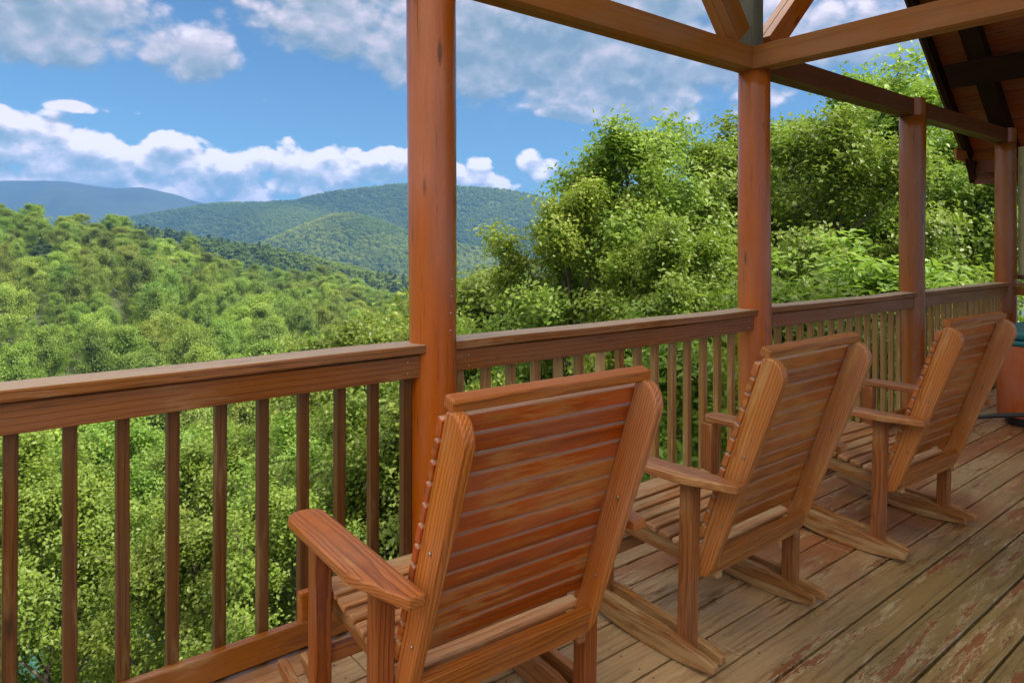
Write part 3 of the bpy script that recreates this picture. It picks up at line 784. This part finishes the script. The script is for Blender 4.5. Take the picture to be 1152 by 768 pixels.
at_tree(SHRUB[0], 7.3, 11.5, 1085, 280, 'pale leaved bush between the notched post and the far post', GS, 4, 1.0, name='shrub', cat='shrub')
at_tree(SHRUB[0], 7.3, 7.6, 760, 318, 'glossy bush showing just over the rail left of the corner post', GS, 1, .9, name='shrub', cat='shrub')
GL = 'tree tops below the left railing'
low = [(NEAR[0], 10.3, 13, 40, 500, 'yellow green treetop lowest left, seen through the first balusters'),
       (NEAR[2], 11., 15, 10, 455, 'yellow green treetop at the left frame edge under the rail'),
       (NEAR[0], 10.3, 12, 250, 545, 'bright treetop in the middle of the left railing section, low down'),
       (NEAR[2], 11., 11.5, 330, 515, 'bright young treetop left of the first chair armrest'),
       (NEAR[1], 10.3, 19, 235, 470, 'green treetop set back behind the middle balusters'),
       (NEAR[1], 10.3, 17, 345, 445, 'dark treetop behind the balusters left of the near post'),
       (NEAR[1], 10.3, 14, 425, 400, 'darker tree just left of the near post'),
       (NEAR[0], 10.3, 21, 445, 318, 'tree reaching above the rail just left of the near post'),
       (NEAR[1], 10.3, 24, 395, 334, 'dense tree whose crown just tops the rail, second to the left of the near post'),
       (NEAR[0], 10.3, 12, 520, 400, 'tree directly behind the near post, below the rail'),
       (NEAR[1], 10.3, 26, 120, 455, 'treetop behind the second and third balusters, farther down the slope')]
for i, (dt, hh, d, u, v, lab) in enumerate(low): at_tree(dt, hh, d, u, v, lab, GL, i * 1.7, .95)

# hillside trees, one object each
rg = np.random.RandomState(77); cand = []
for d in np.geomspace(30, 430, 76):
    step = 6.4 if d > 90 else 8.5
    half = d * (640 / FPX)
    n_ = int(2 * half / step)
    for i in range(n_):
        k = -640 + 1280 * (i + rg.rand()) / n_
        u = 576 + k; dd = d * rg.uniform(.96, 1.04)
        if u > 640 and dd < 60: continue
        if u > 760: continue
        cand.append((dd, u))
keep = []
for dd, u in cand:
    x, y = plan(dd, u)
    if all((x - a) ** 2 + (y - b_) ** 2 > (5.4 if dd > 80 else 6.6) ** 2 for a, b_, _, _ in keep): keep.append((x, y, dd, u))
# keep the pond glimpse open
keep = [k for k in keep if not ((k[0] - px_) ** 2 + (k[1] - py_) ** 2 < 8.5 ** 2)]
def in_view(k):
    x, y, dd, u = k
    if u < -60: return False
    if u > 540: return False
    rd = np.interp(u, RD_U, RD_R)
    return dd < rd * 1.03
vis = sorted([k for k in keep if in_view(k)], key=lambda k: k[2])
print('hillside trees', len(keep), len(vis))
for i, (x, y, dd, u) in enumerate(vis[:290]):
    q = rg.randint(4); s = rg.choice([.55, .7, .8, .9, 1.0, 1.15]) * rg.uniform(.92, 1.06) * (.92 if dd < 60 else 1)
    if dd < 50: lab = 'treetop on the slope below the left railing, behind the nearest foliage'
    elif dd < 110: lab = 'green broadleaf tree low on the left hillside'
    else: lab = 'green broadleaf tree higher up the sunny left hillside'
    w_ = rg.uniform(.62, 1.0); tl = rg.uniform(1.0, 1.3)
    if rg.rand() < .07 and dd > 90:
        place_tree(PINE, x, y, gz(x, y) - 1.5, .8 * rg.uniform(.8, 1.1), rg.rand() * 6.28, 'dark narrow pine standing among the broadleaf trees of the left hillside', 'pines among the hillside trees', name='pine_tree'); continue
    place_tree(MID[q], x, y, gz(x, y) - (tl * s - s) * 8, (s * w_, s * w_ * rg.uniform(.85, 1.1), s * tl), rg.rand() * 6.28, lab, 'broadleaf trees on the hillside')

def scatter(name, pts, srcs, smin, smax, seed):
    """one object of uncountable trees: points with instances on them"""
    me = bpy.data.meshes.new(name); me.from_pydata([tuple(p) for p in pts], [], []); me.update()
    o = bpy.data.objects.new(name, me); COL.objects.link(o)
    ng = bpy.data.node_groups.new(name, 'GeometryNodeTree')
    ng.interface.new_socket('Geometry', in_out='INPUT', socket_type='NodeSocketGeometry'); ng.interface.new_socket('Geometry', in_out='OUTPUT', socket_type='NodeSocketGeometry')
    nn = ng.nodes; gi = nn.new('NodeGroupInput'); go = nn.new('NodeGroupOutput'); lk = ng.links
    inst = nn.new('GeometryNodeGeometryToInstance')
    for s in srcs:
        oi = nn.new('GeometryNodeObjectInfo'); oi.inputs['Object'].default_value = s; oi.transform_space = 'ORIGINAL'; oi.inputs['As Instance'].default_value = True
        lk.new(oi.outputs['Geometry'], inst.inputs[0])
    iop = nn.new('GeometryNodeInstanceOnPoints'); lk.new(gi.outputs[0], iop.inputs['Points']); lk.new(inst.outputs[0], iop.inputs['Instance']); iop.inputs['Pick Instance'].default_value = True
    rx = nn.new('FunctionNodeRandomValue'); rx.data_type = 'FLOAT_VECTOR'; rx.inputs[0].default_value = (0, 0, 0); rx.inputs[1].default_value = (.1, .1, 6.28); lk.new(rx.outputs[0], iop.inputs['Rotation'])
    rs = nn.new('FunctionNodeRandomValue'); rs.data_type = 'FLOAT'; rs.inputs[2].default_value = smin; rs.inputs[3].default_value = smax; rs.inputs['Seed'].default_value = seed
    lk.new(rs.outputs[1], iop.inputs['Scale']); lk.new(iop.outputs[0], go.inputs[0])
    md = o.modifiers.new('scatter', 'NODES'); md.node_group = ng
    return tag(o, kind='stuff')
def src(me, nm):
    return bpy.data.objects.new(nm, me)     # never linked to the scene: only its mesh is used
LOWC = [make_tree_data('low_%d' % i, 50 + i, 14, 5.0, .2, 14, 4, 2, 12, 1.0, 1.3, M_LEAFD, broad=.9)[1] for i in range(3)]
LOWP = make_tree_data('lowpine', 60, 16, 3.4, .15, 20, 3, 1, 6, 1.2, .6, M_PINE, conifer=True, broad=.5)[1]
S_LOW = [src(m_, 'canopy_source') for m_ in LOWC]; S_PINE = [src(LOWP, 'pine_source')]
S_LOWY = []
for m_ in LOWC[:2]:
    m2 = m_.copy(); m2.materials[0] = M_LEAFY; S_LOWY.append(src(m2, 'foothill_source'))
S_MID = [src(m_[1], 'crown_source') for m_ in MID]
rest = [(x, y, gz(x, y)) for x, y, dd, u in vis[290:]] + [(x, y, gz(x, y)) for (x, y, dd, u) in keep if not in_view((x, y, dd, u))]
o = scatter('hillside_forest', rest, S_MID, .55, 1.05, 1); tag(o, 'mass of treetops along the crest of the left hillside', 'forest')

def surf_points(Vv, dims, n, seed, tmax=.62, sink=4.0):
    ns, nr = dims; rg2 = np.random.RandomState(seed); G_ = Vv.reshape(nr, ns, 3); out = []
    for _ in range(n):
        t = rg2.rand() * tmax * (nr - 1); u = rg2.rand() * (ns - 1); j = int(t); i = int(u); ft = t - j; fu = u - i
        j1 = min(j + 1, nr - 1); i1 = min(i + 1, ns - 1)
        p = G_[j, i] * (1-ft) * (1-fu) + G_[j, i1] * (1-ft) * fu + G_[j1, i] * ft * (1-fu) + G_[j1, i1] * ft * fu
        out.append(p - np.array([0, 0, sink]))
    return out
pp = surf_points(prV, prs, 5200, 1, .75)
rgp = np.random.RandomState(4)
pine = []; broad_ = []
for p in pp:
    (pine if (math.sin(p[0] * .012 + 1) + math.sin(p[1] * .015) + rgp.normal(0, .7)) > -.5 else broad_).append(p)
o = scatter('pine_forest', pine, S_PINE, .8, 1.15, 2); tag(o, 'dark pine wood on the ridge behind the sunny hillside', 'forest')
o = scatter('ridge_forest', broad_, S_LOW, .7, 1.0, 3); tag(o, 'lighter broadleaf wood mixed along the pine ridge', 'forest')
o = scatter('foothill_forest', surf_points(spV, sps, 12000, 3, .72, 6.0), S_LOWY, .7, 1.25, 4); tag(o, 'sunlit wood on the small rounded foothill', 'forest')
o = scatter('hill_forest', surf_points(hlV, hls, 80000, 5, .58, 8.5), S_LOW, .8, 1.5, 5); tag(o, 'hazy wood covering the long hill under the clouds', 'forest')

# ------------------------------------------------------------------ haze
def box_obj(name, lo, hi, mat):
    V = [(x, y, z) for x in (lo[0], hi[0]) for y in (lo[1], hi[1]) for z in (lo[2], hi[2])]
    F = [(0, 1, 3, 2), (4, 6, 7, 5), (0, 4, 5, 1), (2, 3, 7, 6), (0, 2, 6, 4), (1, 5, 7, 3)]
    me = bpy.data.meshes.new(name); me.from_pydata(V, [], F); me.materials.append(mat); me.update()
    o = bpy.data.objects.new(name, me); COL.objects.link(o); return o
HAZE = True
if HAZE:
    hm = bpy.data.materials.new('haze'); hm.use_nodes = True; nt = NT(hm.node_tree); nt.n.remove(nt.n['Principled BSDF'])
    pv = nt.new('ShaderNodeVolumePrincipled'); pv.inputs['Color'].default_value = (.16, .42, .95, 1); pv.inputs['Density'].default_value = .00018; pv.inputs['Anisotropy'].default_value = .2
    nt.link(pv.outputs[0], nt.n['Material Output'].inputs['Volume'])
    hz = box_obj('haze', (-7700, -7700, -250), (7700, 7700, 470), hm); tag(hz, 'thin blue haze over the valley and mountains', 'haze', kind='stuff')

# ------------------------------------------------------------------ sun and sky
SUN_EL = R(48); sdir = Vector((.44, -.90, 0)).normalized()           # horizontal direction towards the sun
sd3 = Vector((sdir.x * math.cos(SUN_EL), sdir.y * math.cos(SUN_EL), math.sin(SUN_EL)))
ld = bpy.data.lights.new('sun', 'SUN'); ld.energy = 5; ld.angle = R(.6); ld.color = (1, .94, .84)
lo = bpy.data.objects.new('sun', ld); COL.objects.link(lo); lo.rotation_euler = sd3.to_track_quat('Z', 'Y').to_euler()

W = bpy.data.worlds.new('World'); scene.world = W; W.use_nodes = True
nt = NT(W.node_tree); bg = nt.n['Background']; bg.inputs['Strength'].default_value = .10
sky = nt.new('ShaderNodeTexSky', sky_type='NISHITA'); sky.sun_disc = False; sky.sun_elevation = SUN_EL
sky.sun_rotation = math.atan2(sdir.x, sdir.y); sky.altitude = 400; sky.air_density = 1.0; sky.dust_density = .4; sky.ozone_density = 2.0
dirn = nt.new('ShaderNodeTexCoord').outputs['Generated']
sx = nt.new('ShaderNodeSeparateXYZ'); nt.link(dirn, sx.inputs[0])
az = nt.math('ARCTAN2', sx.outputs[0], sx.outputs[1])                # bearing, clockwise from +Y
el = nt.math('ARCSINE', sx.outputs[2])
AZ0 = math.atan2(VX, VY)
def azel(u, v):
    k = (u - 576) / FPX; h = (275.4 - v) / FPX
    return AZ0 + math.atan(k), math.atan(h / math.sqrt(1 + k * k))
# cumulus as overlapping puffs at fixed bearings: (u, v, half width, half height, weight)
BL = [(50, 15, 125, 62, 1.25), (218, 60, 62, 32, 1.05), (70, 120, 70, 7, .55),
      (20, 162, 105, 52, 1.45), (115, 180, 85, 36, 1.3), (235, 190, 90, 30, 1.05), (370, 190, 60, 26, .95), (430, 190, 60, 24, 1.0), (540, 198, 50, 22, .95), (-80, 150, 100, 60, 1.0),
      (605, 185, 34, 16, .8), (130, 212, 360, 30, 1.0), (180, 170, 50, 26, .9), (310, 180, 55, 24, .95), (480, 190, 50, 22, .9), (390, 15, 120, 50, 1.1), (560, 50, 160, 66, 1.7), (700, 80, 160, 66, 1.7), (640, 15, 230, 62, 1.7), (820, 60, 110, 70, 1.2), (980, 30, 90, 40, .9), (1000, 180, 200, 40, .8)]
def density(dz):
    """cloud density at this direction, sampled dz radians higher"""
    e2 = nt.math('ADD', el, dz); cmb = nt.new('ShaderNodeCombineXYZ'); nt.link(az, cmb.inputs[0]); nt.val(cmb.inputs[1], e2)
    best = None
    for (u, v, hw, hh, w) in BL:
        a0, e0 = azel(u, v); a1, _ = azel(u + hw, v); _, e1 = azel(u, v - hh)
        da = nt.math('DIVIDE', nt.math('SUBTRACT', az, a0), abs(a1 - a0)); de = nt.math('DIVIDE', nt.math('SUBTRACT', e2, e0), abs(e1 - e0))
        q = nt.math('ADD', nt.math('MULTIPLY', da, da), nt.math('MULTIPLY', de, de))
        m_ = nt.math('MULTIPLY', nt.math('SUBTRACT', 1, q), w * .55)
        best = m_ if best is None else nt.math('SMOOTH_MAX', best, m_, .15)
    best = nt.math('MAXIMUM', best, -.6)
    n1 = nt.noise(nt.vmul(cmb.outputs[0], (13, 19, 1)), 1, 5, .62, .3)
    n2 = nt.noise(nt.vmul(cmb.outputs[0], (46, 58, 1)), 1, 3, .62)
    d_ = nt.math('ADD', best, nt.math('MULTIPLY', nt.math('SUBTRACT', n1, .5), 1.1))
    vv = nt.new('ShaderNodeTexVoronoi', feature='F1'); nt.link(nt.vadd(nt.vmul(cmb.outputs[0], (19, 25, 1)), nt.vmul(nt.noise(nt.vmul(cmb.outputs[0], (9, 9, 1)), 1, 3, .5, 0, True), (.9, .9, 0))), vv.inputs['Vector'])
    vv.inputs['Scale'].default_value = 1; vv.inputs['Detail'].default_value = 1.6; vv.inputs['Roughness'].default_value = .55
    d_ = nt.math('ADD', d_, nt.math('MULTIPLY', nt.math('SUBTRACT', .80, vv.outputs['Distance']), .72))
    return nt.math('ADD', d_, nt.math('MULTIPLY', nt.math('SUBTRACT', n2, .5), .35))
d0 = density(0.0); d1 = density(.016)
hi = nt.step(el, R(9), R(14))
cover = nt.math('ADD', nt.math('MULTIPLY', nt.step(d0, -.04, .20), nt.math('SUBTRACT', 1, hi)), nt.math('MULTIPLY', nt.step(d0, -.38, .22), hi))
shade = nt.math('ADD', nt.math('MULTIPLY', nt.math('SUBTRACT', d0, d1), nt.math('SUBTRACT', 1.6, nt.math('MULTIPLY', hi, .75))), .62)     # light where the cloud thins upward
shade = nt.math('SUBTRACT', shade, nt.math('MULTIPLY', nt.step(d0, .2, .9), .30))
shade = nt.math('SUBTRACT', shade, nt.math('MULTIPLY', hi, .10), clamp=True)
ccol = nt.ramp(shade, [(.08, (1.9, 2.7, 3.3)), (.45, (3.3, 3.7, 4.3)), (.75, (5.7, 5.2, 5.8)), (1.0, (8.2, 7.3, 7.8))])
# unseen bright cloud added behind and overhead, as fill for the shaded deck
rel = nt.math('ABSOLUTE', nt.math('WRAP', nt.math('SUBTRACT', az, AZ0), math.pi, -math.pi))
beh = nt.math('MAXIMUM', nt.step(rel, R(62), R(85)), nt.step(el, R(38), R(58)))
nb = nt.step(nt.noise(nt.vmul(dirn, (2.2, 2.2, 4.0)), 1, 6, .6), .36, .52)
bc = nt.math('MULTIPLY', nt.math('MULTIPLY', beh, nb), nt.step(el, R(2), R(12)))
skc = nt.mix(1.0, sky.outputs[0], (.52, .75, .88), 'MULTIPLY')
lowc = nt.step(el, R(4), R(13), 1.5, 1.0); lc = nt.new('ShaderNodeCombineXYZ'); [nt.link(lowc, lc.inputs[i]) for i in range(3)]
ccol = nt.mix(1.0, ccol, lc.outputs[0], 'MULTIPLY')
c = nt.mix(nt.math('MULTIPLY', cover, .93), skc, ccol)
c = nt.mix(bc, c, nt.mix(nt.step(el, R(15), R(45)), (9.6, 8.2, 6.2), (25.5, 22.5, 18.5)))
nt.link(c, bg.inputs['Color'])
W.cycles.sampling_method = 'MANUAL'; W.cycles.sample_map_resolution = 1024

vs = scene.view_settings
vs.view_transform = 'Standard'; vs.look = 'None'; vs.gamma = 1; vs.exposure = .5; vs.use_curve_mapping = False
cy = scene.cycles
cy.max_bounces = 8; cy.diffuse_bounces = 4; cy.glossy_bounces = 3; cy.transmission_bounces = 4; cy.volume_bounces = 0; cy.transparent_max_bounces = 8
cy.sample_clamp_indirect = 6; cy.use_denoising = True
